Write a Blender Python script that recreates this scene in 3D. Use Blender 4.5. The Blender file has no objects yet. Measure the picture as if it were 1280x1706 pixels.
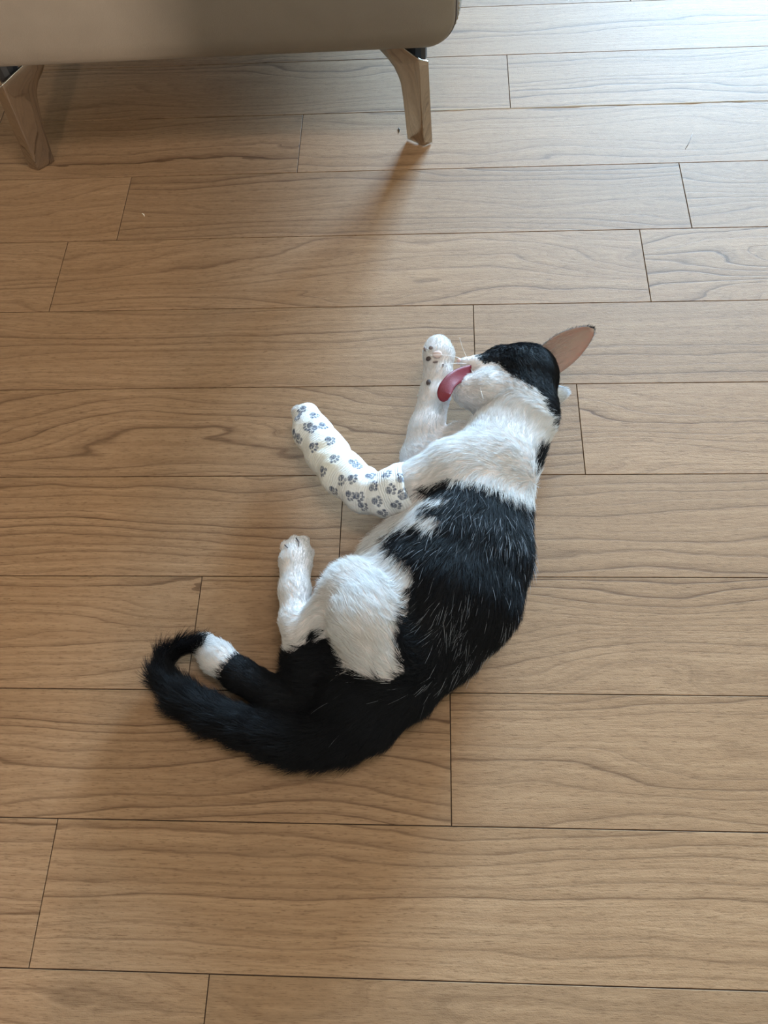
import bpy, bmesh, math, random, time
import numpy as np
from mathutils import Matrix, Vector
T0 = time.time()
S = bpy.context.scene
COL = S.collection
rng = np.random.default_rng(7)
random.seed(7)

# ------------------------------------------------------------------ camera, world, lights, exposure
W, H = 1280, 1706
F = 1386.4
R = np.array([[0.998309, 0.001803, 0.058096],
              [0.025402, 0.885475, -0.463992],
              [-0.052280, 0.464683, 0.883933]])
CAM = np.array([0.0, -1.07903, 0.71944])
cd = bpy.data.cameras.new('camera')
cd.sensor_fit = 'HORIZONTAL'; cd.sensor_width = 36.0; cd.lens = F / W * 36.0
cd.clip_start = 0.02
co = bpy.data.objects.new('camera', cd); COL.objects.link(co)
M4 = Matrix.Identity(4)
for i in range(3):
    for j in range(3): M4[i][j] = R[i, j]
    M4[i][3] = CAM[i]
co.matrix_world = M4
S.camera = co

S.view_settings.view_transform = 'Standard'; S.view_settings.look = 'None'
S.view_settings.exposure = 0.75; S.view_settings.gamma = 1.0; S.view_settings.use_curve_mapping = False
wd = bpy.data.worlds.new('daylight'); S.world = wd; wd.use_nodes = True
wd.node_tree.nodes['Background'].inputs[0].default_value = (0.62, 0.78, 1.0, 1)
wd.node_tree.nodes['Background'].inputs[1].default_value = 1.0

def area(name, loc, tgt, sx, sy, power, col):
    l = bpy.data.lights.new(name, 'AREA'); l.shape = 'RECTANGLE'; l.size = sx; l.size_y = sy
    l.energy = power; l.color = col
    o = bpy.data.objects.new(name, l); COL.objects.link(o); o.location = loc
    o.rotation_euler = (Vector(tgt) - Vector(loc)).to_track_quat('-Z', 'Y').to_euler()
    return o
WIN = (1.15, 3.45, 0.95, 2.33, 5.0)       # far window: x0, x1, z0, z1, y
area('window_daylight', ((WIN[0] + WIN[1]) / 2, WIN[4] + 0.10, (WIN[2] + WIN[3]) / 2), ((WIN[0] + WIN[1]) / 2, 0, (WIN[2] + WIN[3]) / 2), WIN[1] - WIN[0], WIN[3] - WIN[2], 1230, (0.44, 0.725, 1.0))
REAR = (-0.50, -0.10, 0.25, 1.15, -5.2)   # window of the room behind, shining through the added doorway
area('rear_window_daylight', (-0.30, REAR[4] - 0.05, 0.70), (-0.30, 0, 0.70), 0.40, 0.9, 150, (1.0, 0.87, 0.72))
area('added_ceiling_fill', (0.45, -0.95, 2.33), (0.45, -0.95, 0), 0.7, 0.3, 11, (1.0, 0.92, 0.84))  # added overhead fill to warm and brighten the near floor; no known lamp

# ------------------------------------------------------------------ helpers
def ray(px, py):
    return R @ np.array([(px - W / 2) / F, -(py - H / 2) / F, -1.0])
def at(px, py, z=0.0):                     # the place at height z that the photograph shows at (px, py)
    d = ray(px, py); return CAM + (z - CAM[2]) / d[2] * d
def on_plane(px, py, p0, n):
    d = ray(px, py); return CAM + np.dot(np.array(p0) - CAM, n) / np.dot(d, n) * d
def depth(P): return -(R.T @ (np.array(P) - CAM))[2]
def project(P):
    v = (np.asarray(P) - CAM) @ R
    return np.stack([W / 2 + F * v[..., 0] / -v[..., 2], H / 2 - F * v[..., 1] / -v[..., 2]], -1)

def link(name, me, mat=None, parent=None, smooth=False):
    o = bpy.data.objects.new(name, me); COL.objects.link(o)
    if mat is not None: me.materials.append(mat)
    if parent is not None: o.parent = parent
    if smooth: me.polygons.foreach_set('use_smooth', [True] * len(me.polygons))
    return o
def mesh(name, v, f):
    me = bpy.data.meshes.new(name); me.from_pydata([tuple(map(float, p)) for p in v], [], f); me.update(); return me
def bm_obj(name, bm, mat, parent=None, smooth=False):
    bmesh.ops.recalc_face_normals(bm, faces=bm.faces)
    me = bpy.data.meshes.new(name); bm.to_mesh(me); bm.free(); return link(name, me, mat, parent, smooth)
def box(bm, x0, x1, y0, y1, z0, z1):
    vs = [bm.verts.new((x, y, z)) for z in (z0, z1) for y in (y0, y1) for x in (x0, x1)]
    for f in ((0, 2, 3, 1), (4, 5, 7, 6), (0, 1, 5, 4), (2, 6, 7, 3), (0, 4, 6, 2), (1, 3, 7, 5)): bm.faces.new([vs[i] for i in f])
def tag(o, label=None, cat=None, group=None, kind=None):
    if label: o['label'] = label
    if cat: o['category'] = cat
    if group: o['group'] = group
    if kind: o['kind'] = kind
    return o
def empty(name, loc):
    o = bpy.data.objects.new(name, None); COL.objects.link(o); o.location = loc; o.empty_display_size = 0.05; return o
def set_parent(o, root):                   # meshes are built in world coordinates
    o.parent = root; o.matrix_parent_inverse = Matrix.Translation(root.location).inverted(); return o

class NT:
    def __init__(s, name):
        s.m = bpy.data.materials.new(name); s.m.use_nodes = True; s.t = s.m.node_tree
        s.b = s.t.nodes['Principled BSDF']; s.out = s.t.nodes['Material Output']
    def n(s, typ, **kw):
        nd = s.t.nodes.new(typ)
        for k, v in kw.items(): setattr(nd, k, v)
        return nd
    def l(s, a, b): s.t.links.new(a, b)
    def math(s, op, a, b=None, c=None):
        nd = s.n('ShaderNodeMath', operation=op)
        for i, v in enumerate((a, b, c)):
            if v is None: continue
            if isinstance(v, (int, float)): nd.inputs[i].default_value = v
            else: s.l(v, nd.inputs[i])
        return nd.outputs[0]
    def noise(s, vec, scale, detail=2, rough=0.5, dist=0.0):
        nd = s.n('ShaderNodeTexNoise'); s.l(vec, nd.inputs['Vector'])
        nd.inputs['Scale'].default_value = scale; nd.inputs['Detail'].default_value = detail
        nd.inputs['Roughness'].default_value = rough; nd.inputs['Distortion'].default_value = dist
        return nd.outputs[0]
    def mix(s, f, a, b, blend='MIX'):
        nd = s.n('ShaderNodeMix', data_type='RGBA', blend_type=blend)
        for i, v in ((0, f), (6, a), (7, b)):
            if isinstance(v, (int, float)): nd.inputs[i].default_value = v
            elif isinstance(v, tuple): nd.inputs[i].default_value = (*v, 1)
            else: s.l(v, nd.inputs[i])
        return nd.outputs[2]
    def ramp(s, f, pts):
        nd = s.n('ShaderNodeValToRGB'); e = nd.color_ramp.elements
        while len(e) < len(pts): e.new(0.5)
        for el, (p, c) in zip(e, pts):
            el.position = p; el.color = (c, c, c, 1) if isinstance(c, (int, float)) else (*c, 1)
        s.l(f, nd.inputs[0]); return nd.outputs[0]
    def bump(s, h, strength, dist=0.001):
        nd = s.n('ShaderNodeBump'); nd.inputs['Strength'].default_value = strength; nd.inputs['Distance'].default_value = dist
        s.l(h, nd.inputs['Height']); s.l(nd.outputs[0], s.b.inputs['Normal'])
    def set(s, **kw):
        for k, v in kw.items():
            i = s.b.inputs[k.replace('_', ' ')]
            if isinstance(v, tuple) and len(v) == 3: v = (*v, 1)
            i.default_value = v
        return s
def plain(name, col, rough=0.5, **kw):
    return NT(name).set(Base_Color=col, Roughness=rough, **kw).m

# ------------------------------------------------------------------ materials of the setting
def wood_material():
    k = NT('printed_wood_vinyl')
    tc = k.n('ShaderNodeTexCoord')
    seed = k.n('ShaderNodeAttribute', attribute_type='OBJECT', attribute_name='seed').outputs['Fac']
    tone = k.n('ShaderNodeAttribute', attribute_type='OBJECT', attribute_name='tone').outputs['Fac']
    swirl = k.n('ShaderNodeAttribute', attribute_type='OBJECT', attribute_name='swirl').outputs['Fac']
    off = k.n('ShaderNodeCombineXYZ'); k.l(k.math('MULTIPLY', seed, 3.7), off.inputs[0]); k.l(seed, off.inputs[1]); k.l(k.math('MULTIPLY', seed, 1.3), off.inputs[2])
    def stretched(sx, sy):
        mp = k.n('ShaderNodeVectorMath', operation='MULTIPLY'); k.l(tc.outputs['Object'], mp.inputs[0]); mp.inputs[1].default_value = (sx, sy, 0)
        ad = k.n('ShaderNodeVectorMath', operation='ADD'); k.l(mp.outputs[0], ad.inputs[0]); k.l(off.outputs[0], ad.inputs[1]); return ad.outputs[0]
    broad = k.noise(stretched(3.0, 13), 1.0, 1.5, 0.45)
    wob = k.noise(stretched(14, 60), 1.0, 2, 0.5)
    fine = k.noise(stretched(55, 900), 1.0, 3, 0.6)
    pore = k.noise(stretched(110, 1500), 1.0, 2, 0.7)
    streak = k.noise(stretched(6, 170), 1.0, 3, 0.6)
    sep = k.n('ShaderNodeSeparateXYZ'); k.l(tc.outputs['Object'], sep.inputs[0])
    hgt = k.math('ADD', k.math('MULTIPLY', broad, swirl), k.math('MULTIPLY', sep.outputs[1], 85.0))
    hgt = k.math('ADD', hgt, k.math('MULTIPLY', wob, 0.75))
    ring = k.math('FRACT', hgt)
    which = k.n('ShaderNodeTexWhiteNoise', noise_dimensions='1D'); k.l(k.math('ADD', k.math('FLOOR', hgt), seed), which.inputs['W'])
    line = k.ramp(ring, [(0.0, 0.80), (0.06, 1.0), (0.13, 0.46), (0.35, 0.18), (0.7, 0.0), (0.93, 0.0), (1.0, 0.80)])
    line = k.math('MULTIPLY', line, k.math('ADD', k.math('POWER', which.outputs[0], 1.6), 0.14))
    line = k.math('MULTIPLY', line, k.ramp(fine, [(0.25, 0.6), (0.6, 1.0)]))
    ring2 = k.math('FRACT', k.math('MULTIPLY', hgt, 2.37))
    line2 = k.math('MULTIPLY', k.ramp(ring2, [(0.0, 0.7), (0.10, 1.0), (0.22, 0.4), (0.55, 0.0), (0.9, 0.0), (1.0, 0.7)]), k.ramp(streak, [(0.35, 0.1), (0.65, 1.0)]))
    light = (0.330, 0.203, 0.117); mid = (0.250, 0.146, 0.080); dark = (0.085, 0.040, 0.017)
    c = k.mix(k.ramp(streak, [(0.32, 0.0), (0.68, 1.0)]), mid, light)
    c = k.mix(k.math('MULTIPLY', k.ramp(broad, [(0.35, 0.0), (0.7, 1.0)]), 0.35), c, (0.205, 0.112, 0.054))
    c = k.mix(k.math('MULTIPLY', k.ramp(fine, [(0.48, 0.0), (0.70, 1.0)]), 0.42), c, (0.15, 0.078, 0.036))
    c = k.mix(k.math('MULTIPLY', k.ramp(pore, [(0.57, 0.0), (0.66, 1.0)]), 0.62), c, (0.10, 0.050, 0.022))
    c = k.mix(k.math('MULTIPLY', line2, 0.34), c, (0.135, 0.070, 0.034))
    c = k.mix(k.math('MULTIPLY', line, 0.95), c, dark)
    hs = k.n('ShaderNodeHueSaturation'); k.l(c, hs.inputs['Color']); k.l(tone, hs.inputs['Value'])
    k.l(hs.outputs[0], k.b.inputs['Base Color'])
    tex = k.noise(stretched(900, 1100), 1.0, 1, 0.5)
    k.l(k.math('ADD', k.math('MULTIPLY', tex, 0.10), 0.56), k.b.inputs['Roughness'])
    k.set(Specular_IOR_Level=0.27)
    hh = k.math('SUBTRACT', k.math('MULTIPLY', tex, 0.5), k.math('ADD', k.math('MULTIPLY', pore, 0.5), k.math('MULTIPLY', line, 0.35)))
    k.bump(hh, 0.45, 0.0006)
    return k.m
WOOD = wood_material()
JOINT = plain('dark_joint', (0.050, 0.026, 0.014), 0.8)
WALL = plain('white_wallpaper', (0.32, 0.225, 0.14), 0.85)
CEIL = plain('white_ceiling', (0.58, 0.47, 0.34), 0.9)
PVC = plain('white_window_frame', (0.75, 0.76, 0.77), 0.35)

# ------------------------------------------------------------------ floor: a slab with one object per plank
PW, PL = 0.11, 0.682
fl = bmesh.new(); box(fl, -3.0, 4.0, -5.2, 5.0, -0.06, -0.0022)
floor = tag(bm_obj('floor', fl, JOINT), 'printed wood plank vinyl floor of the room', kind='structure')
def plank_mesh(name, x0, x1, y0, y1):
    g, c = 0.00042, 0.00025
    v, f = [], []
    plank_into(v, f, x0 + g, x1 - g, y0 + g, y1 - g, c); return mesh(name, v, f)
def plank_into(v, f, x0, x1, y0, y1, c):
    b = len(v)
    for z, i in ((-0.0022, 0), (-c, 0), (0.0, c)):
        v += [(x0 + i, y0 + i, z), (x1 - i, y0 + i, z), (x1 - i, y1 - i, z), (x0 + i, y1 - i, z)]
    for r in (0, 4):
        for i in range(4): f.append((b + r + i, b + r + (i + 1) % 4, b + r + 4 + (i + 1) % 4, b + r + 4 + i))
    f.append((b + 8, b + 9, b + 10, b + 11))
X4 = float(at(789.5, 540)[0])
JX = {-1: -0.02, -2: 0.28, -3: -0.21, 0: 0.102, 1: -0.169, 2: 0.3015, 3: 0.2415, 4: X4, 5: 0.151, 6: -0.089, 7: -0.219, 8: 0.015, 9: -0.313, 10: -0.171, 11: 0.06}
SW = {3: 15.0, 5: 12.0, 7: 10.0, 8: 8.0, 10: 13.0, 2: 9.0, 9: 6.5, 4: 5.0, 6: 6.0, 1: 8.0, 0: 9.0}
rest_v, rest_f = [], []
r2 = random.Random(11)
for k in range(-46, 48):
    y1, y0 = -k * PW, -(k + 1) * PW
    jx = JX.get(k, r2.uniform(-0.34, 0.34))
    m0 = math.ceil((-3.0 - jx) / PL) - 1
    x = jx + m0 * PL
    while x < 4.0:
        a, b = max(x, -3.0), min(x + PL, 4.0)
        if b - a > 0.01:
            if -5 <= k <= 11 and b > -0.75 and a < 0.75:
                o = link('plank', plank_mesh('plank', a, b, y0, y1), WOOD, floor)
                o['seed'] = r2.uniform(0, 60); o['tone'] = r2.uniform(0.93, 1.07)
                o['swirl'] = SW.get(k, 8.0) * r2.uniform(0.8, 1.15)
            else:
                plank_into(rest_v, rest_f, a + 0.0004, b - 0.0004, y0 + 0.0004, y1 - 0.0004, 0.00025)
        x += PL
o = link('outlying_planks', mesh('outlying_planks', rest_v, rest_f), WOOD, floor)
o['kind'] = 'stuff'; o['seed'] = 3.3; o['tone'] = 1.0; o['swirl'] = 5.0
# lifted pale edge where two sheets of the vinyl meet
sv, sf = [], []
xs = np.linspace(-0.02, 0.62, 220)
for i, x in enumerate(xs):
    wv = 0.0005 + 0.0006 * max(0, math.sin(x * 61) * math.sin(x * 23 + 1) + 0.25 * math.sin(x * 211))
    yy = -PW + 0.0004 * math.sin(x * 37)
    sv += [(x, yy - wv, 0.0001), (x, yy, 0.0001 + wv * 0.8), (x, yy + wv, 0.0001)]
    if i:
        b = 3 * (i - 1); sf += [(b, b + 3, b + 4, b + 1), (b + 1, b + 4, b + 5, b + 2)]
o = link('sheet_seam', mesh('sheet_seam', sv, sf), plain('pale_vinyl_edge', (0.50, 0.47, 0.42), 0.5), floor); o['label'] = 'pale lifted edge of the vinyl sheet seam'

# ------------------------------------------------------------------ room shell
def structure(name, boxes, mat, label):
    bm = bmesh.new()
    for b in boxes: box(bm, *b)
    return tag(bm_obj(name, bm, mat), label, kind='structure')
structure('ceiling', [(-3.0, 4.0, -5.2, 5.0, 2.4, 2.5)], CEIL, 'white ceiling')
structure('wall_left', [(-3.12, -3.0, -5.2, 5.0, 0, 2.4)], WALL, 'plain pale wall left of the sofa')
structure('wall_right', [(4.0, 4.12, -5.2, 5.0, 0, 2.4)], WALL, 'plain pale wall right of the cat')
def wall_with_hole(name, y0, y1, x0, x1, z0, z1, label):
    bx = [(-3.0, x0, y0, y1, 0, 2.4), (x1, 4.0, y0, y1, 0, 2.4), (x0, x1, y0, y1, z1, 2.4)]
    if z0 > 0: bx.append((x0, x1, y0, y1, 0, z0))
    return structure(name, bx, WALL, label)
wall_with_hole('wall_far', 5.0, 5.12, *WIN[:4], 'pale wall with the bright window beyond the sofa')
wall_with_hole('wall_light_blocker', -1.42, -1.30, -1.25, -0.295, 0, 2.1, 'added wall behind the viewer, its doorway edge cutting off the rear light')  # added blocker: its door jamb casts the shadow of the viewer's body
wall_with_hole('wall_rear', -5.32, -5.2, *REAR[:4], 'pale wall of the room behind the viewer')
def window(name, x0, x1, z0, z1, y0, y1, mull, label):
    w = 0.035
    bx = [(x0, x0 + w, y0, y1, z0, z1), (x1 - w, x1, y0, y1, z0, z1), (x0 + w, x1 - w, y0, y1, z0, z0 + w), (x0 + w, x1 - w, y0, y1, z1 - w, z1)]
    if mull: m = (x0 + x1) / 2; bx.append((m - 0.02, m + 0.02, y0, y1, z0 + w, z1 - w))
    structure(name, bx, PVC, label)
window('window_1', *WIN[:4], WIN[4] + 0.02, WIN[4] + 0.07, True, 'white framed window beyond the sofa')
window('window_2', *REAR[:4], REAR[4] - 0.045, REAR[4] - 0.01, False, 'white framed window of the room behind')
lm = bmesh.new(); box(lm, 0.08, 0.82, -1.12, -0.78, 2.34, 2.4)  # made-up housing for the added overhead fill
tag(bm_obj('trim_1', lm, PVC), 'flat white housing of the added ceiling fill light', kind='structure')

# ------------------------------------------------------------------ sofa
def leather():
    k = NT('taupe_leather'); tc = k.n('ShaderNodeTexCoord')
    v = k.n('ShaderNodeTexVoronoi'); k.l(tc.outputs['Object'], v.inputs['Vector']); v.inputs['Scale'].default_value = 900
    n = k.noise(tc.outputs['Object'], 350, 3)
    c = k.mix(k.noise(tc.outputs['Object'], 30, 3), (0.155, 0.127, 0.102), (0.185, 0.153, 0.124))
    k.l(c, k.b.inputs['Base Color']); k.set(Roughness=0.48, Specular_IOR_Level=0.45)
    k.bump(k.math('ADD', v.outputs['Distance'], n), 0.22, 0.0006); return k.m
LEATHER = leather()
SEAM = plain('dark_seam', (0.030, 0.016, 0.012), 0.7)
THREAD = plain('tan_thread', (0.45, 0.36, 0.27), 0.6)
CHROME = NT('polished_chrome').set(Base_Color=(0.50, 0.48, 0.46), Metallic=1.0, Roughness=0.07).m
BLACKP = plain('black_plastic', (0.010, 0.011, 0.014), 0.45)
SX0, SX1, SZ0, SZ1, SY0, SY1 = -0.545, 0.027, 0.133, 0.44, -0.192, 0.62
SANG = math.radians(1.0)
def rrect(inset, r=0.034, n=10):           # rounded rectangle in the XZ plane
    x0, x1, z0, z1 = SX0 + inset, SX1 - inset, SZ0 + inset, SZ1 - inset
    r = max(r - inset, 0.004); pts = []
    for cx, cz, a0 in ((x1 - r, z0 + r, -90), (x1 - r, z1 - r, 0), (x0 + r, z1 - r, 90), (x0 + r, z0 + r, 180)):
        for i in range(n + 1):
            a = math.radians(a0 + 90 * i / n); pts.append((cx + r * math.cos(a), cz + r * math.sin(a)))
    for s in range(4):                     # sample the straight sides too so they can sag
        pass
    return pts
def loft(rings, cap0=True, cap1=True):
    v, f = [], []; n = len(rings[0])
    for r in rings: v += r
    for k in range(len(rings) - 1):
        for i in range(n):
            j = (i + 1) % n; f.append((k * n + i, k * n + j, (k + 1) * n + j, (k + 1) * n + i))
    if cap0: f.append(tuple(range(n))[::-1])
    if cap1: f.append(tuple(range((len(rings) - 1) * n, len(rings) * n)))
    return v, f
def sofa_pt(x, y, z):                      # the sofa stands a little askew to the planks
    c, s = math.cos(SANG), math.sin(SANG); X, Y = x - SX1, y - SY0
    return (SX1 + X * c - Y * s, SY0 + X * s + Y * c, z)
sofa = tag(empty('sofa', (-0.25, 0.1, 0)), 'taupe leather sofa on polished chrome bracket legs above the cat', 'sofa')
prof = [(0.10, -0.006), (0.06, -0.006), (0.03, -0.005), (0.014, -0.002), (0.006, 0.003), (0.0018, 0.008), (0.0004, 0.012), (0.0035, 0.0145)]
rings = [[sofa_pt(x, SY0 + dy, z) for x, z in rrect(i)] for i, dy in prof]
v, f = loft(rings, True, False); set_parent(link('front_panel', mesh('front_panel', v, f), LEATHER, None, True), sofa)
prof = [(0.004, 0.0150), (-0.0005, 0.0170), (-0.0030, 0.0215), (-0.0062, 0.034), (-0.0095, 0.06), (-0.0115, 0.12), (-0.012, 0.3), (-0.008, 0.7), (0.006, 0.795), (0.02, 0.81)]
rings = [[sofa_pt(x, SY0 + dy, z) for x, z in rrect(i)] for i, dy in prof]
v, f = loft(rings, False, True); set_parent(link('side_panel', mesh('side_panel', v, f), LEATHER, None, True), sofa)
def tube_mesh(name, pts, rad, n=6):
    pts = [Vector(p) for p in pts]; v, f = [], []
    for i, p in enumerate(pts):
        t = (pts[min(i + 1, len(pts) - 1)] - pts[max(i - 1, 0)]).normalized()
        a = t.orthogonal().normalized() if i == 0 else (a - t * a.dot(t)).normalized()
        b = t.cross(a); r = rad[i] if hasattr(rad, '__len__') else rad
        for j in range(n):
            q = 2 * math.pi * j / n; v.append(p + (a * math.cos(q) + b * math.sin(q)) * r)
        if i:
            for j in range(n): f.append(((i - 1) * n + j, (i - 1) * n + (j + 1) % n, i * n + (j + 1) % n, i * n + j))
    f.append(tuple(range(n))[::-1]); f.append(tuple(range((len(pts) - 1) * n, len(pts) * n)))
    return mesh(name, v, f)
lp = [sofa_pt(x, SY0 + 0.0132, z) for x, z in rrect(0.0010)]
set_parent(link('seam', tube_mesh('seam', lp + lp[:1], 0.0020), SEAM, None, True), sofa)
# top stitching beside the seam
sp = [Vector(sofa_pt(x, SY0 + 0.0225, z)) for x, z in rrect(-0.0036)]
bm = bmesh.new(); acc = 0.0
for a, b in zip(sp, sp[1:] + sp[:1]):
    L = (b - a).length; nst = max(1, int(L / 0.005))
    for i in range(nst):
        p, q = a.lerp(b, i / nst), a.lerp(b, (i + 0.72) / nst)
        d = (q - p) / 2; m = (p + q) / 2
        rot = Matrix.LocRotScale(m, d.to_track_quat('Z', 'Y'), Vector((0.0006, 0.0006, d.length)))
        bmesh.ops.create_icosphere(bm, subdivisions=1, radius=1.0, matrix=rot)
o = set_parent(bm_obj('stitching', bm, THREAD, None, True), sofa); o['kind'] = 'stuff'

def make_leg(name, ridge, a_edge, b_edge, sgn, top_a, top_b, label):
    """folded chrome bracket: ridge, inner panel and outer panel given from foot to top"""
    root = None
    z = lambda p: p[2]
    r0 = at(*ridge[0]); rt_plane_n = np.array([0, 1.0, 0])
    a0, b0 = at(*a_edge[0]), at(*b_edge[0])
    def plane(p, q): d = q - p; n = np.array([d[1], -d[0], 0]); return n / np.linalg.norm(n)
    na, nb = plane(r0, a0), plane(r0, b0)
    RG = [on_plane(*p, r0, rt_plane_n) for p in ridge]
    EA = [on_plane(*p, r0, na) for p in a_edge]; EB = [on_plane(*p, r0, nb) for p in b_edge]
    def curve(P, hz):
        P = sorted(P, key=z); zs = [p[2] for p in P]
        return np.array([np.interp(hz, zs, [p[c] for p in P]) for c in range(2)])
    ztop = 0.137
    N = 16; rows = []
    back = 0.5 * ((a0 - r0) / np.linalg.norm(a0 - r0) + (b0 - r0) / np.linalg.norm(b0 - r0)); back[2] = 0
    for i in range(N + 1):
        t = i / N
        zr = 0.0012 + (max(RG, key=z)[2] - 0.0012) * t              # ridge height ends lower than the panels
        row = []
        ztA = 0.0012 + (top_a - 0.0012) * t; ztB = 0.0012 + (top_b - 0.0012) * t
        ea, eb, rg = curve(EA, ztA), curve(EB, ztB), curve(RG, zr)
        A, B, G = np.array([*ea, ztA]), np.array([*eb, ztB]), np.array([*rg, zr])
        for s in (1.0, 0.66, 0.36, 0.14): row.append(G + (A - G) * s)
        for s in (0.045, ): row.append(G + (A - G) * s * 0.9 + back * 0.0006)
        row.append(G + back * 0.0016)
        row.append(G + (B - G) * 0.08 + back * 0.0006)
        for s in (0.2, 0.5, 0.8, 1.0): row.append(G + (B - G) * s)
        rows.append(row)
    n = len(rows[0]); v = [p for r in rows for p in r]
    f = [(i * n + j, i * n + j + 1, (i + 1) * n + j + 1, (i + 1) * n + j) for i in range(N) for j in range(n - 1)]
    me = mesh(name, v, f)
    bm = bmesh.new(); bm.from_mesh(me); bmesh.ops.recalc_face_normals(bm, faces=bm.faces)
    c = sum((fc.normal.dot(Vector(-back)) for fc in bm.faces))
    if c < 0: bmesh.ops.reverse_faces(bm, faces=bm.faces)
    bm.to_mesh(me); bm.free()
    o = link('leg', me, CHROME, None, True)
    so = o.modifiers.new('thickness', 'SOLIDIFY'); so.thickness = 0.0026; so.offset = -1
    bv = o.modifiers.new('soft_edge', 'BEVEL'); bv.width = 0.0006; bv.segments = 2; bv.limit_method = 'ANGLE'; bv.angle_limit = math.radians(50)
    set_parent(o, sofa)
    o['label'] = label
    # black mounting block inside the fold, foot glide under it
    bk = back / np.linalg.norm(back); ct = RG[-1] + bk * 0.026
    bm = bmesh.new()
    ring = []
    for zz, sc in ((0.100, 0.8), (0.104, 1.0), (0.136, 1.0)):
        rr = []
        for j in range(12):
            q = 2 * math.pi * j / 12
            rr.append(bm.verts.new((ct[0] - sgn * 0.003 + 0.013 * sc * math.cos(q), ct[1] + 0.013 * sc * math.sin(q), zz)))
        ring.append(rr)
    for u in (0, 1):
        for j in range(12): bm.faces.new((ring[u][j], ring[u][(j + 1) % 12], ring[u + 1][(j + 1) % 12], ring[u + 1][j]))
    bm.faces.new(ring[0][::-1]); bm.faces.new(ring[2])
    bo = bm_obj('mounting_block', bm, BLACKP); bo.parent = o; bo.matrix_parent_inverse = o.matrix_parent_inverse @ Matrix.Identity(4)
    bo.matrix_parent_inverse = (Matrix.Translation(sofa.location) @ o.matrix_parent_inverse).inverted() @ Matrix.Translation((0, 0, 0))
    bm = bmesh.new()
    c0 = r0 + bk * 0.013
    bmesh.ops.create_cone(bm, cap_ends=True, segments=16, radius1=0.005, radius2=0.005, depth=0.003, matrix=Matrix.Translation((c0[0], c0[1], 0.0015)))
    go = bm_obj('foot_glide', bm, BLACKP); go.parent = o
    go.matrix_parent_inverse = bo.matrix_parent_inverse.copy()
    return o
make_leg('leg', [(707, 245), (697, 99)],
         [(679, 233), (675, 195), (671, 160), (667, 135), (658, 114), (644, 95), (628, 78)],
         [(721, 238), (718, 180), (714, 95)], 1, 0.135, 0.112, 'right chrome leg under the sofa corner')
make_leg('leg', [(64, 285), (5, 141)],
         [(92, 270), (76, 222), (68, 190), (62, 160), (62, 142), (68, 125), (78, 108)],
         [(49, 280), (20, 215), (-4, 160), (-12, 141)], -1, 0.135, 0.112, 'left chrome leg cut by the picture edge')
for sx in (0.0, -0.51):                    # the rear pair, plain turned brackets under the back edge
    bm = bmesh.new()
    for a, b in (((0, 0), (0.03, 0.0)), ((0, 0), (0.0, 0.03))):
        x0, x1 = sorted((sx, sx - b[0] * (1 if sx > -0.2 else -1) if b[0] else sx + 0.003)); y1 = 0.58; y0 = y1 - max(b[1], 0.003)
        box(bm, x0, x1, y0, y1, 0.0, 0.1335)
    set_parent(bm_obj('leg', bm, CHROME), sofa)
# ------------------------------------------------------------------ cat: signed distance body, surface nets, strand fur
def noise3(P, freq, seed):
    r = np.random.default_rng(seed); T = r.random((32, 32, 32)).astype(np.float32) * 2 - 1
    q = np.asarray(P, np.float32) * freq; i = np.floor(q).astype(int); f = q - i; f = f * f * (3 - 2 * f); i %= 32; j = (i + 1) % 32
    def g(a, b, c): return T[a[..., 0], b[..., 1], c[..., 2]]
    x, y, z = f[..., 0], f[..., 1], f[..., 2]
    return (((g(i, i, i) * (1 - x) + g(j, i, i) * x) * (1 - y) + (g(i, j, i) * (1 - x) + g(j, j, i) * x) * y) * (1 - z)
            + ((g(i, i, j) * (1 - x) + g(j, i, j) * x) * (1 - y) + (g(i, j, j) * (1 - x) + g(j, j, j) * x) * y) * z)

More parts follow.
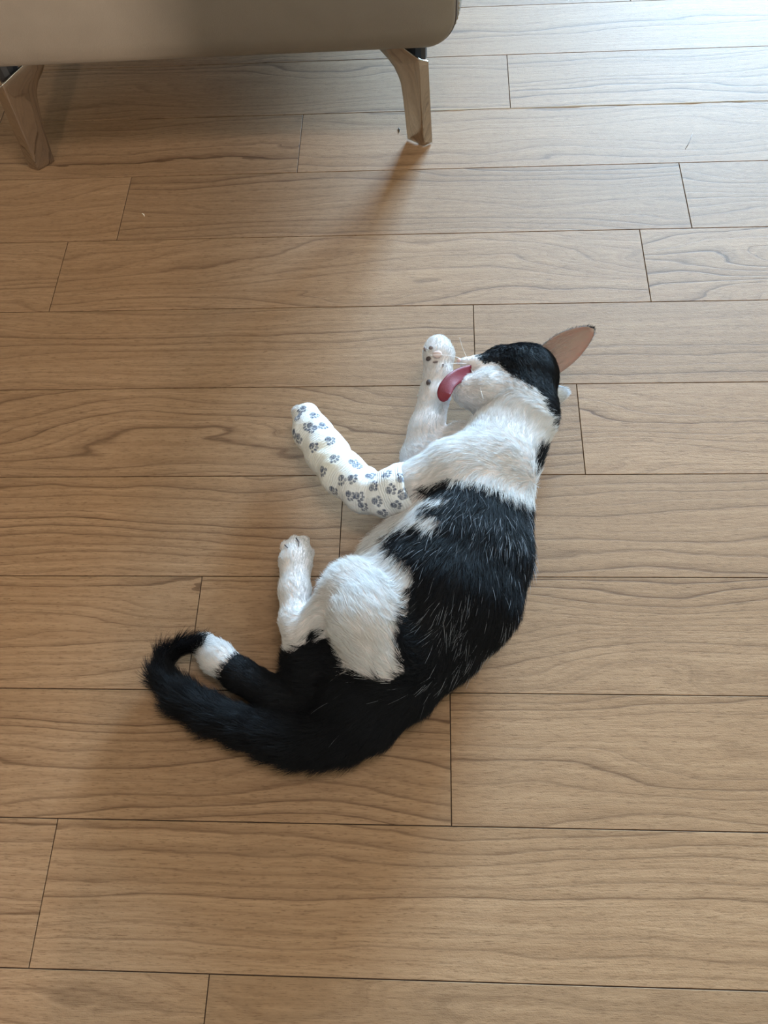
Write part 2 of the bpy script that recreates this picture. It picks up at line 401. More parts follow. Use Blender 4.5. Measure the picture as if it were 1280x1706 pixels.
SKIN = 0.0028                              # fur stands this far over the skin
class Limb:
    """chain of round cones; pts = (px, py, z, radius in px)"""
    def __init__(s, name, pts, k, sz=1.0, skin=SKIN, klocal=None):
        s.name, s.k, s.sz = name, k, sz; s.C, s.r = [], []
        for px, py, z, r in pts:
            P = at(px, py, z); s.C.append(P); s.r.append(max(r * depth(P) / F - skin, 0.003))
        s.C = np.array(s.C); s.r = np.array(s.r)
        L = np.linalg.norm(np.diff(s.C, axis=0), axis=1) if len(pts) > 1 else np.array([1e-6])
        s.cum = np.concatenate([[0], np.cumsum(L)])
    def ev(s, P, want=False):
        best = None
        sc = np.array([1, 1, 1 / s.sz])
        for i in range(max(1, len(s.C) - 1)):
            a = s.C[i]; b = s.C[min(i + 1, len(s.C) - 1)]; ra, rb = s.r[i], s.r[min(i + 1, len(s.C) - 1)]
            ba = (b - a) * sc; pa = (P - a) * sc
            t = np.clip(pa @ ba / max(ba @ ba, 1e-9), 0, 1)
            d = np.linalg.norm(pa - t[..., None] * ba, axis=-1) - (ra + (rb - ra) * t)
            u = (i + t)
            if best is None: best, bu = d, u
            else:
                m = d < best; bu = np.where(m, u, bu)
                h = np.maximum(0.006 - np.abs(best - d), 0) / 0.006
                best = np.minimum(best, d) - h * h * 0.006 / 4
        return (best, bu) if want else best
    def tangent(s, u):
        i = np.clip(np.floor(u).astype(int), 0, max(len(s.C) - 2, 0)); 
        T = np.diff(s.C, axis=0); T /= np.linalg.norm(T, axis=1)[:, None] + 1e-9
        # smooth the direction across joints
        f = np.clip(u - i, 0, 1)[:, None]; nx = np.clip(i + 1, 0, len(T) - 1); pv = np.clip(i - 1, 0, len(T) - 1)
        t = T[i] + np.where(f > .5, (f - .5) * (T[nx] - T[i]), (.5 - f) * (T[pv] - T[i]))
        return t / (np.linalg.norm(t, axis=1)[:, None] + 1e-9)
    def bbox(s, pad): 
        m = s.r.max() * max(1, 1) + pad
        return s.C.min(0) - m, s.C.max(0) + m

def surface_nets(limbs, h, ground=0.0012, relief=None):
    lo = np.min([l.bbox(0.006)[0] for l in limbs], 0); hi = np.max([l.bbox(0.006)[1] for l in limbs], 0)
    lo[2] = max(lo[2], -2 * h)
    n = np.ceil((hi - lo) / h).astype(int) + 2
    D = np.full(n, 0.05, np.float32)
    ax = [lo[i] + h * np.arange(n[i]) for i in range(3)]
    for l in limbs:
        a, b = l.bbox(l.k + 0.004)
        i0 = np.clip(np.floor((a - lo) / h).astype(int), 0, n); i1 = np.clip(np.ceil((b - lo) / h).astype(int) + 1, 0, n)
        G = np.stack(np.meshgrid(*[ax[c][i0[c]:i1[c]] for c in range(3)], indexing='ij'), -1)
        d = l.ev(G).astype(np.float32); sl = tuple(slice(i0[c], i1[c]) for c in range(3))
        q = D[sl]; k = l.k; hh = np.maximum(k - np.abs(q - d), 0) / k
        D[sl] = np.minimum(q, d) - hh * hh * k / 4
    if relief is not None: D = relief(D, ax)
    D = np.maximum(D, (ground - ax[2])[None, None, :].astype(np.float32))
    IN = D < 0
    corners = [(i, j, k) for i in (0, 1) for j in (0, 1) for k in (0, 1)]
    m = np.array(n) - 1
    cnt = sum(IN[i:i + m[0], j:j + m[1], k:k + m[2]].astype(np.int8) for i, j, k in corners)
    cells = np.argwhere((cnt > 0) & (cnt < 8))
    idx = -np.ones(m, np.int64); idx[tuple(cells.T)] = np.arange(len(cells))
    acc = np.zeros((len(cells), 3)); c = np.zeros(len(cells))
    for a in range(8):
        for b in range(a + 1, 8):
            ca, cb = np.array(corners[a]), np.array(corners[b])
            if np.abs(ca - cb).sum() != 1: continue
            da = D[tuple((cells + ca).T)]; db = D[tuple((cells + cb).T)]
            x = (da < 0) != (db < 0)
            t = np.where(x, da / np.where(x, da - db, 1), 0)
            acc += np.where(x[:, None], ca + t[:, None] * (cb - ca), 0); c += x
    V = lo + h * (cells + acc / c[:, None])
    Q = []
    for axis in range(3):
        e = np.zeros(3, int); e[axis] = 1
        A = IN[:n[0] - e[0], :n[1] - e[1], :n[2] - e[2]]; B = IN[e[0]:, e[1]:, e[2]:]
        u, v = [(1, 2), (2, 0), (0, 1)][axis]
        ed = np.argwhere(A != B); ed = ed[(ed[:, u] > 0) & (ed[:, v] > 0) & (ed[:, u] < m[u]) & (ed[:, v] < m[v])]
        s = A[tuple(ed.T)]
        eu = np.zeros(3, int); eu[u] = 1; ev = np.zeros(3, int); ev[v] = 1
        q = np.stack([idx[tuple((ed - o).T)] for o in (eu + ev, ev, 0 * eu, eu)], 1)
        q[~s] = q[~s][:, ::-1]; Q.append(q)
    return V, np.concatenate(Q)
def np_mesh(name, V, Q):
    me = bpy.data.meshes.new(name); me.vertices.add(len(V)); me.vertices.foreach_set('co', V.astype(np.float32).ravel())
    me.loops.add(Q.size); me.loops.foreach_set('vertex_index', Q.astype(np.int32).ravel())
    me.polygons.add(len(Q)); me.polygons.foreach_set('loop_start', (np.arange(len(Q)) * Q.shape[1]).astype(np.int32))
    me.update(calc_edges=True); me.validate(); return me
def vnormals(V, Q):
    fn = np.cross(V[Q[:, 2]] - V[Q[:, 0]], V[Q[:, 3 if Q.shape[1] == 4 else 1]] - V[Q[:, 1 if Q.shape[1] == 4 else 0]])
    N = np.zeros_like(V)
    for c in range(Q.shape[1]): np.add.at(N, Q[:, c], fn)
    return N / (np.linalg.norm(N, axis=1)[:, None] + 1e-12)
def relax(V, Q, it, lam=0.5):
    for _ in range(it):
        A = np.zeros_like(V); c = np.zeros(len(V))
        for i in range(4):
            np.add.at(A, Q[:, i], V[Q[:, (i + 1) % 4]] + V[Q[:, (i - 1) % 4]]); np.add.at(c, Q[:, i], 2)
        V = V + lam * (A / c[:, None] - V)
    return V
def inside(poly, P):
    x, y = P[:, 0], P[:, 1]; r = np.zeros(len(P), bool); n = len(poly)
    for i in range(n):
        (x0, y0), (x1, y1) = poly[i], poly[(i + 1) % n]
        c = (y0 > y) != (y1 > y); r ^= c & (x < (x1 - x0) * (y - y0) / (y1 - y0 + 1e-12) + x0)
    return r

limbs = [
    Limb('torso', [(800, 815, .052, 84), (787, 862, .052, 100), (772, 915, .053, 117), (745, 985, .053, 126), (715, 1050, .050, 101), (662, 1128, .047, 77), (603, 1180, .042, 72), (572, 1202, .037, 56)], .030, 0.80),
    Limb('belly', [(722, 880, .040, 70), (670, 945, .042, 75), (630, 1010, .042, 75)], .020, 0.75),
    Limb('neck', [(803, 800, .056, 78), (840, 742, .058, 70), (866, 690, .058, 60)], .024, 0.85),
    Limb('skull', [(872, 690, .058, 52), (870, 632, .060, 60)], .020, 1.0),
    Limb('brow', [(880, 622, .058, 50), (832, 606, .062, 34)], .012),
    Limb('muzzle', [(838, 622, .064, 36), (800, 613, .066, 25), (777, 606, .066, 16)], .008),
    Limb('jaw', [(850, 665, .062, 48), (812, 655, .064, 42), (782, 652, .064, 31)], .008),
    Limb('thigh', [(655, 1085, .066, 70), (622, 1030, .072, 76), (588, 985, .066, 55)], .022, 0.8),
    Limb('shank', [(585, 985, .062, 44), (545, 1020, .056, 36), (503, 1052, .048, 27)], .012),
    Limb('hind_foot', [(490, 1072, .042, 20), (491, 1035, .042, 29), (491, 985, .038, 29), (493, 935, .034, 30), (496, 918, .031, 27)], .009),
    Limb('toe', [(491, 930, .033, 14), (478, 912, .029, 14)], .0022, skin=.0015),
    Limb('toe', [(496, 928, .034, 14), (491, 903, .030, 13.5)], .0022, skin=.0015),
    Limb('toe', [(500, 928, .034, 14), (505, 904, .029, 14)], .0022, skin=.0015),
    Limb('toe', [(503, 940, .032, 14), (515, 922, .027, 12)], .0022, skin=.0015),
    Limb('lower_thigh', [(605, 1175, .036, 60), (560, 1110, .036, 52), (520, 1118, .034, 48), (498, 1108, .031, 34)], .016, 0.85),
    Limb('lower_foot', [(525, 1165, .028, 38), (462, 1160, .026, 36), (402, 1126, .022, 31), (362, 1096, .020, 31), (344, 1079, .018, 27)], .010, 0.85),
    Limb('tail', [(605, 1200, .036, 52), (570, 1222, .033, 48), (535, 1232, .030, 45), (495, 1236, .027, 42), (455, 1228, .025, 38), (410, 1212, .024, 35), (355, 1192, .022, 33), (303, 1163, .021, 30), (268, 1125, .020, 22), (277, 1094, .022, 18), (303, 1076, .027, 15), (330, 1068, .033, 12)], .010, 1.0, .0035),
    Limb('shoulder', [(832, 770, .066, 58), (750, 776, .072, 45), (690, 804, .069, 39)], .014),
    Limb('wrapped', [(690, 808, .068, 34), (640, 824, .058, 30), (590, 800, .046, 27), (540, 750, .038, 25), (513, 706, .032, 20)], .008),
    Limb('wrapped_paw', [(520, 722, .034, 20), (504, 692, .033, 18), (498, 687, .033, 15)], .006),
    Limb('lower_arm_root', [(830, 735, .036, 40), (770, 735, .034, 34), (705, 762, .032, 36)], .012),
    Limb('lower_arm', [(702, 765, .032, 38), (712, 715, .038, 33), (724, 660, .044, 28), (730, 625, .048, 26), (731, 592, .052, 28), (730, 580, .053, 25)], .006),
]
V, Q = surface_nets(limbs, 0.0015)
V = relax(V, Q, 3)
V[:, 2] = np.maximum(V[:, 2], 0.0012)
N = vnormals(V, Q)
if (N * (V - V.mean(0))).sum() < 0: Q = Q[:, ::-1]; N = -N
dist = []; us = []
for l in limbs:
    d, u = l.ev(V, True); dist.append(d); us.append(u)
dist = np.array(dist); us = np.array(us); near = dist.argmin(0)
NAME = np.array([l.name for l in limbs])
wgt = np.exp(-(dist - dist.min(0)) / 0.006)
FLOW = np.zeros_like(V)
for i, l in enumerate(limbs): FLOW += wgt[i][:, None] * l.tangent(us[i]) * (-1 if l.name in ('muzzle', 'brow', 'jaw', 'skull') else 1)
FLOW /= np.linalg.norm(FLOW, axis=1)[:, None] + 1e-9
near_u = us[near, np.arange(len(V))]
print('body', len(V), round(time.time() - T0, 1))

# coat: patches are measured in the plan of the lying cat, seen along the slant of its upper side
ZREF = 0.07
SH = ray(690, 900); SH = SH[:2] / SH[2]
def plan(P): return P[:, :2] - (P[:, 2:3] - ZREF) * SH
def patch(pts): return [tuple(at(x, y, ZREF)[:2]) for x, y in pts]
SADDLE = patch([(700, 813), (745, 800), (790, 806), (838, 822), (862, 832), (885, 836), (940, 830), (960, 1000), (900, 1180), (760, 1300), (560, 1400), (440, 1330), (440, 1150), (480, 1080),
                (517, 1088), (543, 1104), (582, 1114), (615, 1127), (648, 1131), (674, 1116), (670, 1088), (661, 1058), (677, 1022), (682, 990), (689, 957), (690, 950),
                (657, 920), (640, 903), (650, 888), (672, 874), (697, 873), (718, 882), (736, 874), (722, 863), (700, 851), (712, 841), (735, 839), (750, 836), (732, 829), (714, 827), (692, 821)])
HEADP = patch([(791, 597), (816, 560), (860, 560), (930, 540), (980, 600), (965, 690), (935, 700), (914, 690), (901, 676), (899, 662), (888, 653), (870, 646), (850, 632), (838, 622), (819, 608), (806, 611)])
NAPE = patch([(925, 650), (960, 650), (950, 720), (921, 712)])
NAPE2 = patch([(887, 772), (896, 750), (930, 740), (902, 790), (882, 792)])
TUFT = patch([(505, 1085), (507, 1062), (526, 1046), (538, 1052), (526, 1075), (520, 1092)])
TUFT2 = patch([(518, 1003), (524, 985), (545, 968), (548, 984), (530, 1003)])
def is_black(P, nm, u, jit=0.004):
    J = np.stack([noise3(P, 260, 3), noise3(P, 260, 4)], 1) * jit + rng.normal(0, jit * 0.35, (len(P), 2))
    p = plan(P) + J
    b = np.zeros(len(P), bool)
    tors = np.isin(nm, ['torso', 'belly', 'neck', 'thigh', 'shank', 'lower_thigh', 'shoulder'])
    b |= tors & inside(SADDLE, p)
    b |= (nm == 'shoulder') & inside(SADDLE, p)
    b |= np.isin(nm, ['skull', 'brow', 'jaw', 'neck', 'muzzle']) & (inside(HEADP, p) | inside(NAPE, p))
    b |= np.isin(nm, ['neck', 'torso']) & inside(NAPE2, p)
    b |= inside(TUFT, p) & np.isin(nm, ['thigh', 'shank', 'lower_thigh', 'torso', 'belly'])
    b |= (nm == 'tail') | ((nm == 'lower_thigh'))
    b |= (nm == 'lower_foot') & (u + J[:, 0] * 30 < 2.45)
    return b
WHITE = np.array([0.74, 0.735, 0.74]); BLACK = np.array([0.0045, 0.005, 0.0075])
nmV = NAME[near]
vb = is_black(V, nmV, near_u, 0.001)
SKINCOL = np.where(vb[:, None], BLACK * 1.0, np.array([0.66, 0.60, 0.60]))

kitten = tag(empty('cat', (0.02, -0.75, 0)), 'black and white cat lying on its side on the wood floor licking its raised paw', 'cat')
def own(o): return set_parent(o, kitten)
def sub(o, p):                             # sub-part of a part that sits at the cat's origin
    o.parent = p; o.matrix_parent_inverse = p.matrix_parent_inverse @ Matrix.Identity(4)
    o.matrix_parent_inverse = (kitten_m @ p.matrix_parent_inverse).inverted(); return o
kitten_m = Matrix.Translation(kitten.location)
def skin_material(name, rough=0.7):
    k = NT(name); a = k.n('ShaderNodeAttribute', attribute_name='coat'); k.l(a.outputs['Color'], k.b.inputs['Base Color'])
    k.set(Roughness=rough, Specular_IOR_Level=0.2); return k.m
me = np_mesh('body', V, Q)
ca = me.attributes.new('coat', 'FLOAT_COLOR', 'POINT'); ca.data.foreach_set('color', np.c_[SKINCOL, np.ones(len(V))].astype(np.float32).ravel())
body = own(link('body', me, skin_material('cat_skin'), None, True))

from mathutils.bvhtree import BVHTree
BVH = BVHTree.FromPolygons([Vector(p) for p in V], [tuple(map(int, q)) for q in Q])
def hit(px, py, bvh=BVH):
    d = Vector(ray(px, py)); p, n, i, t = bvh.ray_cast(Vector(CAM), d.normalized()); return (p, n) if p else (None, None)

# fur ------------------------------------------------------------------
def fur_material():
    k = NT('fur_strands')
    a = k.n('ShaderNodeAttribute', attribute_name='coat')
    k.l(a.outputs['Color'], k.b.inputs['Base Color']); k.set(Roughness=0.5, Specular_IOR_Level=0.22)
    tr = k.n('ShaderNodeBsdfTranslucent'); k.l(a.outputs['Color'], tr.inputs[0])
    mx = k.n('ShaderNodeMixShader'); mx.inputs[0].default_value = 0.32
    k.l(k.b.outputs[0], mx.inputs[1]); k.l(tr.outputs[0], mx.inputs[2]); k.l(mx.outputs[0], k.out.inputs[0]); return k.m
FUR = fur_material()
def strands(name, P, Nn, Fl, L, lift, col, r0, parent, steps=4, droop=0.75):
    n = len(P)
    Fl = Fl - Nn * (Fl * Nn).sum(1)[:, None]; Fl /= np.linalg.norm(Fl, axis=1)[:, None] + 1e-9
    pts = np.zeros((n, steps, 3)); pts[:, 0] = P - Nn * 0.0004; cur = pts[:, 0].copy()
    bend = rng.normal(0, 0.10, (n, 3))
    for s in range(1, steps):
        f = (s - 1) / (steps - 1)
        d = Fl + Nn * (np.tan(lift) * (1 - droop * f))[:, None] + bend * f
        d /= np.linalg.norm(d, axis=1)[:, None]
        cur = cur + d * (L / (steps - 1))[:, None]; cur[:, 2] = np.maximum(cur[:, 2], 0.0004); pts[:, s] = cur
    hc = bpy.data.hair_curves.new(name); hc.add_curves([steps] * n)
    hc.attributes['position'].data.foreach_set('vector', pts.astype(np.float32).ravel())
    ra = hc.attributes.get('radius') or hc.attributes.new('radius', 'FLOAT', 'POINT')
    taper = np.linspace(1, 0.22, steps)
    ra.data.foreach_set('value', (np.broadcast_to(np.asarray(r0).reshape(-1, 1), (n, 1)) * taper).astype(np.float32).ravel())
    c = hc.attributes.new('coat', 'FLOAT_COLOR', 'CURVE'); c.data.foreach_set('color', np.c_[col, np.ones(n)].astype(np.float32).ravel())
    hc.materials.append(FUR)
    o = bpy.data.objects.new(name, hc); COL.objects.link(o); o['kind'] = 'stuff'
    return sub(o, parent)
T = np.concatenate([Q[:, [0, 1, 2]], Q[:, [0, 2, 3]]])
ar = np.linalg.norm(np.cross(V[T[:, 1]] - V[T[:, 0]], V[T[:, 2]] - V[T[:, 0]]), axis=1) / 2
tc = V[T].mean(1); tn = N[T[:, 0]]
dens = ar * np.where(tc[:, 2] < 0.003, 0.05, 1.0)
tnm = nmV[T[:, 0]]
dens *= np.where(np.isin(tnm, ['wrapped']), 0.0, 1.0) * np.where(np.isin(tnm, ['toe', 'hind_foot', 'lower_arm', 'lower_foot', 'muzzle', 'brow', 'skull', 'jaw', 'wrapped_paw']), 1.7, 1.0)
NF = 230000
pick = rng.choice(len(T), NF, p=dens / dens.sum())
b = rng.random((NF, 2)); fl_ = b.sum(1) > 1; b[fl_] = 1 - b[fl_]; w3 = np.c_[1 - b.sum(1), b]
Pf = (V[T[pick]] * w3[..., None]).sum(1); Nf = (N[T[pick]] * w3[..., None]).sum(1); Nf /= np.linalg.norm(Nf, axis=1)[:, None]
Ff = (FLOW[T[pick]] * w3[..., None]).sum(1)
cor = T[pick, w3.argmax(1)]; nm = nmV[cor]; uu = near_u[cor]
LEN = dict(torso=.0115, belly=.013, neck=.0095, skull=.0055, brow=.0045, muzzle=.0026, jaw=.0055, thigh=.0105, shank=.008, hind_foot=.0048, toe=.0028, lower_thigh=.010,
           lower_foot=.0055, tail=.0155, shoulder=.009, wrapped=.002, wrapped_paw=.004, lower_arm_root=.007, lower_arm=.0045)
LIFT = dict(tail=30, belly=26, toe=20, hind_foot=20, muzzle=18, brow=16)
L = np.array([LEN[l.name] for l in limbs])[near[cor]]
lift = np.radians(np.array([LIFT.get(l.name, 21) for l in limbs])[near[cor]])
# smooth lengths across limb borders
Lw = np.zeros(len(V)); 
for i, l in enumerate(limbs): Lw += wgt[i] * LEN[l.name]
Lw /= wgt.sum(0); L = 0.35 * L + 0.65 * (Lw[T[pick]] * w3).sum(1)
nz = np.stack([noise3(Pf, 75, s) for s in (21, 22, 23)], 1); nz2 = np.stack([noise3(Pf, 330, s) for s in (24, 25, 26)], 1)
Ff = Ff + 0.32 * nz + 0.38 * nz2 + rng.normal(0, 0.10, (NF, 3))
Ff[:, 2] -= 0.15 * np.isin(nm, ['torso', 'belly', 'thigh', 'neck'])
L = L * rng.uniform(0.65, 1.2, NF) * (1 + 0.25 * nz2[:, 0])
lift = lift * rng.uniform(0.5, 1.45, NF)
blk = is_black(Pf, nm, uu)
col = np.where(blk[:, None], BLACK * rng.uniform(0.5, 1.5, (NF, 1)), WHITE * rng.uniform(0.80, 1.06, (NF, 1)))
# silver guard hairs over the flank
fc = at(810, 930, ZREF); dd = np.linalg.norm((plan(Pf) - fc[:2]) / np.array([0.065, 0.085]), axis=1)
sil = blk & (nm == 'torso') & (rng.random(NF) < 0.035 * np.exp(-dd ** 2) * (1 + 1.5 * np.clip(noise3(Pf, 45, 41) * 2, -0.6, 1)) + 0.0025)
col[sil] = np.array([0.34, 0.36, 0.40]) * rng.uniform(0.35, 1.3, (sil.sum(), 1)); L[sil] *= 1.35; lift[sil] *= 1.2
warm = (~blk) & (noise3(Pf, 60, 31) > 0.35); col[warm] *= np.array([1.0, 0.975, 0.955])
strands('fur', Pf, Nf, Ff, L, lift, col, 0.00014, body)
print('fur', NF, round(time.time() - T0, 1))

# ears ------------------------------------------------------------------
EARIN = NT('ear_inside').set(Base_Color=(0.33, 0.25, 0.22), Roughness=0.6, Specular_IOR_Level=0.3, Subsurface_Weight=0.15).m
EARIN.node_tree.nodes['Principled BSDF'].inputs['Subsurface Scale'].default_value = 0.004
EAROUT = plain('ear_black_back', (0.012, 0.012, 0.015), 0.7)
def make_ear(base, tip, zb, zt, wpx, face, label, out_mat, curl=0.55):
    B, Tp = at(*base, zb), at(*tip, zt); ax = Tp - B; ln = np.linalg.norm(ax); ax /= ln
    face = np.array(face, float); face -= ax * (face @ ax); face /= np.linalg.norm(face); sd = np.cross(ax, face)
    hw = wpx * depth(B) / F; nu, nv = 15, 13
    vv, ff = [], []
    for layer in (0, 1):
        for i in range(nu):
            t = i / (nu - 1); w = hw * (1 - t ** 2.6) ** 0.55 * (1.0 - 0.22 * t) * (1.0 + 0.15 * math.sin(math.pi * t)) + 0.0006
            for j in range(nv):
                s = -1 + 2 * j / (nv - 1)
                cup = -curl * w * (1 - s * s) * (1 - 0.35 * t)
                p = B + ax * (ln * (t - 0.12 * (1 - abs(s)) * (1 - t))) + sd * (w * s) + face * (cup + 0.006 * t * t) - face * (0.0014 * layer * (1 - 0.5 * abs(s)))
                vv.append(p)
    n1 = nu * nv; idx = lambda l, i, j: l * n1 + i * nv + j
    mats = []
    for i in range(nu - 1):
        for j in range(nv - 1):
            ff.append((idx(0, i, j), idx(0, i, j + 1), idx(0, i + 1, j + 1), idx(0, i + 1, j))); mats.append(0)
            ff.append((idx(1, i, j), idx(1, i + 1, j), idx(1, i + 1, j + 1), idx(1, i, j + 1))); mats.append(1)
    for i in range(nu - 1):
        for j in (0, nv - 1): ff.append((idx(0, i, j), idx(0, i + 1, j), idx(1, i + 1, j), idx(1, i, j))); mats.append(1)
    for j in range(nv - 1): ff.append((idx(0, nu - 1, j), idx(0, nu - 1, j + 1), idx(1, nu - 1, j + 1), idx(1, nu - 1, j))); mats.append(1)
    me = mesh('ear', vv, ff); me.materials.append(EARIN); me.materials.append(out_mat)
    me.polygons.foreach_set('material_index', mats); me.polygons.foreach_set('use_smooth', [True] * len(ff))
    o = bpy.data.objects.new('ear', me); COL.objects.link(o); own(o); o['label'] = label
    return o, np.array(vv), (B, ax, face, sd, ln, hw, n1, nu, nv)
def ear_fur(o, vv, fr, n, blackish, seed):
    B, ax, face, sd, ln, hw, n1, nu, nv = fr; r = np.random.default_rng(seed)
    grid = vv[n1:].reshape(nu, nv, 3)
    def samp(g, t, s):
        a = t * (nu - 1); c = s * (nv - 1); i = np.clip(a.astype(int), 0, nu - 2); j = np.clip(c.astype(int), 0, nv - 2); fa = (a - i)[:, None]; fc2 = (c - j)[:, None]
        return g[i, j] * (1 - fa) * (1 - fc2) + g[i + 1, j] * fa * (1 - fc2) + g[i, j + 1] * (1 - fa) * fc2 + g[i + 1, j + 1] * fa * fc2
    t, s = r.random(n), r.random(n); P = samp(grid, t, s)
    Nn = -face[None] + sd[None] * ((s * 2 - 1) * 0.6)[:, None]; Nn /= np.linalg.norm(Nn, axis=1)[:, None]
    Fl = ax[None] + 0.3 * sd[None] * (s * 2 - 1)[:, None] + r.normal(0, 0.15, (n, 3))
    col = np.where(np.full((n, 1), blackish), np.array([[0.012, 0.012, 0.016]]), np.array([[0.62, 0.64, 0.68]])) * r.uniform(0.6, 1.3, (n, 1))
    # pale fringe along the rim and inside the ear
    m = n // 5; t2 = r.random(m) * 0.95; s2 = np.where(r.random(m) < 0.5, r.uniform(0, 0.07, m), r.uniform(0.93, 1.0, m)); P2 = samp(vv[:n1].reshape(nu, nv, 3), t2, s2)
    sg = np.where(s2 < 0.5, -1.0, 1.0)
    N2 = sd[None] * sg[:, None] * 0.8 + face[None] * 0.5; N2 /= np.linalg.norm(N2, axis=1)[:, None]
    F2 = ax[None] + sd[None] * (sg * 0.5)[:, None] + r.normal(0, 0.2, (m, 3)); c2 = np.array([[0.30, 0.28, 0.28]]) * r.uniform(0.6, 1.3, (m, 1))
    t3 = r.random(m) ** 2.2 * 0.6; s3 = np.clip(r.normal(0.35, 0.25, m), 0.05, 0.95); P3 = samp(vv[:n1].reshape(nu, nv, 3), t3, s3)
    N3 = np.repeat(face[None], m, 0); F3 = ax[None] + r.normal(0, 0.25, (m, 3)); c3 = np.array([[0.62, 0.55, 0.53]]) * r.uniform(0.6, 1.2, (m, 1))
    PP = np.concatenate([P, P2, P3]); NN = np.concatenate([Nn, N2, N3]); FF = np.concatenate([Fl, F2, F3]); CC = np.concatenate([col, c2, c3])
    LL = np.concatenate([r.uniform(.002, .0042, n), r.uniform(.0018, .0035, m), r.uniform(.004, .010, m)])
    strands('fur', PP, NN, FF, LL, np.radians(r.uniform(12, 35, len(PP))), CC, 0.00009, o)
tow = -ray(930, 590); tow /= np.linalg.norm(tow)
e, ev, efr = make_ear((915, 602), (986, 545), .066, .088, 29, tow + np.array([0.45, -0.60, 0]), 'upright ear showing its pinkish brown inside', EAROUT)
ear_fur(e, ev, efr, 2600, True, 51)
e, ev, efr = make_ear((905, 662), (950, 660), .036, .026, 22, -tow + np.array([0.2, 0.0, 0.5]), 'ear tip coloured pale as if lit, peeking out behind the head', plain('ear_lit_back', (0.55, 0.57, 0.60), 0.7))  # lit edge of the ear put into its pale bluish colour
ear_fur(e, ev, efr, 1500, False, 52)  # pale strands carry the same painted lit edge

# nose, eyes, tongue, whiskers, pads -------------------------------------
def blob(name, c, ax3, rad, mat, parent=None, label=None, sub_of=None):
    bm = bmesh.new(); bmesh.ops.create_uvsphere(bm, u_segments=16, v_segments=10, radius=1.0)
    m = Matrix.Identity(4)
    for i in range(3):
        for j in range(3): m[i][j] = ax3[j][i] * rad[j]
        m[i][3] = c[i]
    bmesh.ops.transform(bm, matrix=m, verts=bm.verts)
    o = bm_obj(name, bm, mat, None, True); own(o)
    if label: o['label'] = label
    return o
def frame_of(n, along):
    n = np.array(n, float); n /= np.linalg.norm(n); a = np.array(along, float); a -= n * (a @ n); a /= np.linalg.norm(a); return a, np.cross(n, a), n
NOSE = plain('pink_nose', (0.60, 0.42, 0.41), 0.4)
nh = at(765, 602, .066); fdir = at(762, 603, .066) - at(860, 630, .062); fdir /= np.linalg.norm(fdir)
blob('nose', nh, frame_of(fdir, (0, 0, 1)), (.0036, .0030, .0022), NOSE, label='small pink nose above the tongue')
EYE = plain('dark_eye', (0.012, 0.012, 0.010), 0.25)
for dz in (1, -1):
    c = at(818, 592, .062) + np.array([0, 0.002, 0.0145 * dz]); nrm = np.array([-0.5, 0.5, 0.7 * dz])
    p_, n_, i_, t_ = BVH.find_nearest(Vector(c + nrm * 0.01))
    blob('eye', np.array(p_) - np.array(n_) * 0.0035, frame_of(n_, (1, 0, 0)), (.0058, .0045, .0045), EYE)
def tongue():
    k = NT('wet_tongue'); tcn = k.n('ShaderNodeTexCoord')
    k.l(k.mix(k.noise(tcn.outputs['Object'], 160, 2), (0.115, 0.005, 0.015), (0.18, 0.018, 0.033)), k.b.inputs['Base Color'])
    k.set(Roughness=0.5, Specular_IOR_Level=0.35, Subsurface_Weight=0.1); k.b.inputs['Subsurface Scale'].default_value = 0.003
    k.bump(k.noise(tcn.outputs['Object'], 1500, 1), 0.4, 0.0005)
    path = [(800, 612, .067, 7), (782, 618, .074, 10), (765, 625, .080, 12), (752, 634, .084, 12), (744, 645, .084, 12.5), (740, 655, .083, 12.5), (741, 664, .081, 10), (743, 668, .079, 4)]
    P = np.array([at(x, y, z) for x, y, z, w in path]); w = np.array([q[3] for q in path]) * depth(P[4]) / F
    tt = np.linspace(0, len(P) - 1, 33); Pi = np.stack([np.interp(tt, range(len(P)), P[:, c]) for c in range(3)], 1); wi = np.interp(tt, range(len(P)), w)
    for _ in range(3): Pi[1:-1] = (Pi[:-2] + 2 * Pi[1:-1] + Pi[2:]) / 4; wi[1:-1] = (wi[:-2] + 2 * wi[1:-1] + wi[2:]) / 4
    v = []; f = []; n = 14; up = tow
    for i in range(len(Pi)):
        t = Pi[min(i + 1, len(Pi) - 1)] - Pi[max(i - 1, 0)]; t /= np.linalg.norm(t); s = np.cross(t, up); s /= np.linalg.norm(s); u = np.cross(s, t)
        for j in range(n):
            q = 2 * math.pi * j / n; x, y = math.cos(q), math.sin(q)
            v.append(Pi[i] + s * wi[i] * x + u * (0.0022 * y - 0.0018 * (1 - x * x) * (y > 0)))
        if i:
            for j in range(n): f.append(((i - 1) * n + j, (i - 1) * n + (j + 1) % n, i * n + (j + 1) % n, i * n + j))
    f.append(tuple(range(n))[::-1]); f.append(tuple(range(len(v) - n, len(v))))
    o = own(link('tongue', mesh('tongue', v, f), k.m, None, True)); o['label'] = 'dark pink tongue licking the raised paw'
tongue()
WH = plain('white_whisker', (0.85, 0.84, 0.84), 0.4)
for a, bq, c, zt in (((775, 600), (748, 588), (712, 592), .09), ((778, 606), (752, 603), (735, 610), .088), ((783, 612), (800, 640), (806, 668), .088), ((780, 600), (770, 580), (766, 562), .082)):
    p, n_ = hit(*a)
    if p is None: continue
    A = np.array(p); Bq = at(*bq, (A[2] + zt) / 2 + 0.004); Cq = at(*c, zt)
    pts = [(1 - t) ** 2 * A + 2 * t * (1 - t) * Bq + t * t * Cq for t in np.linspace(0, 1, 12)]
    own(link('whisker', tube_mesh('whisker', pts, np.linspace(.00022, .00006, 12), 5), WH, None, True))
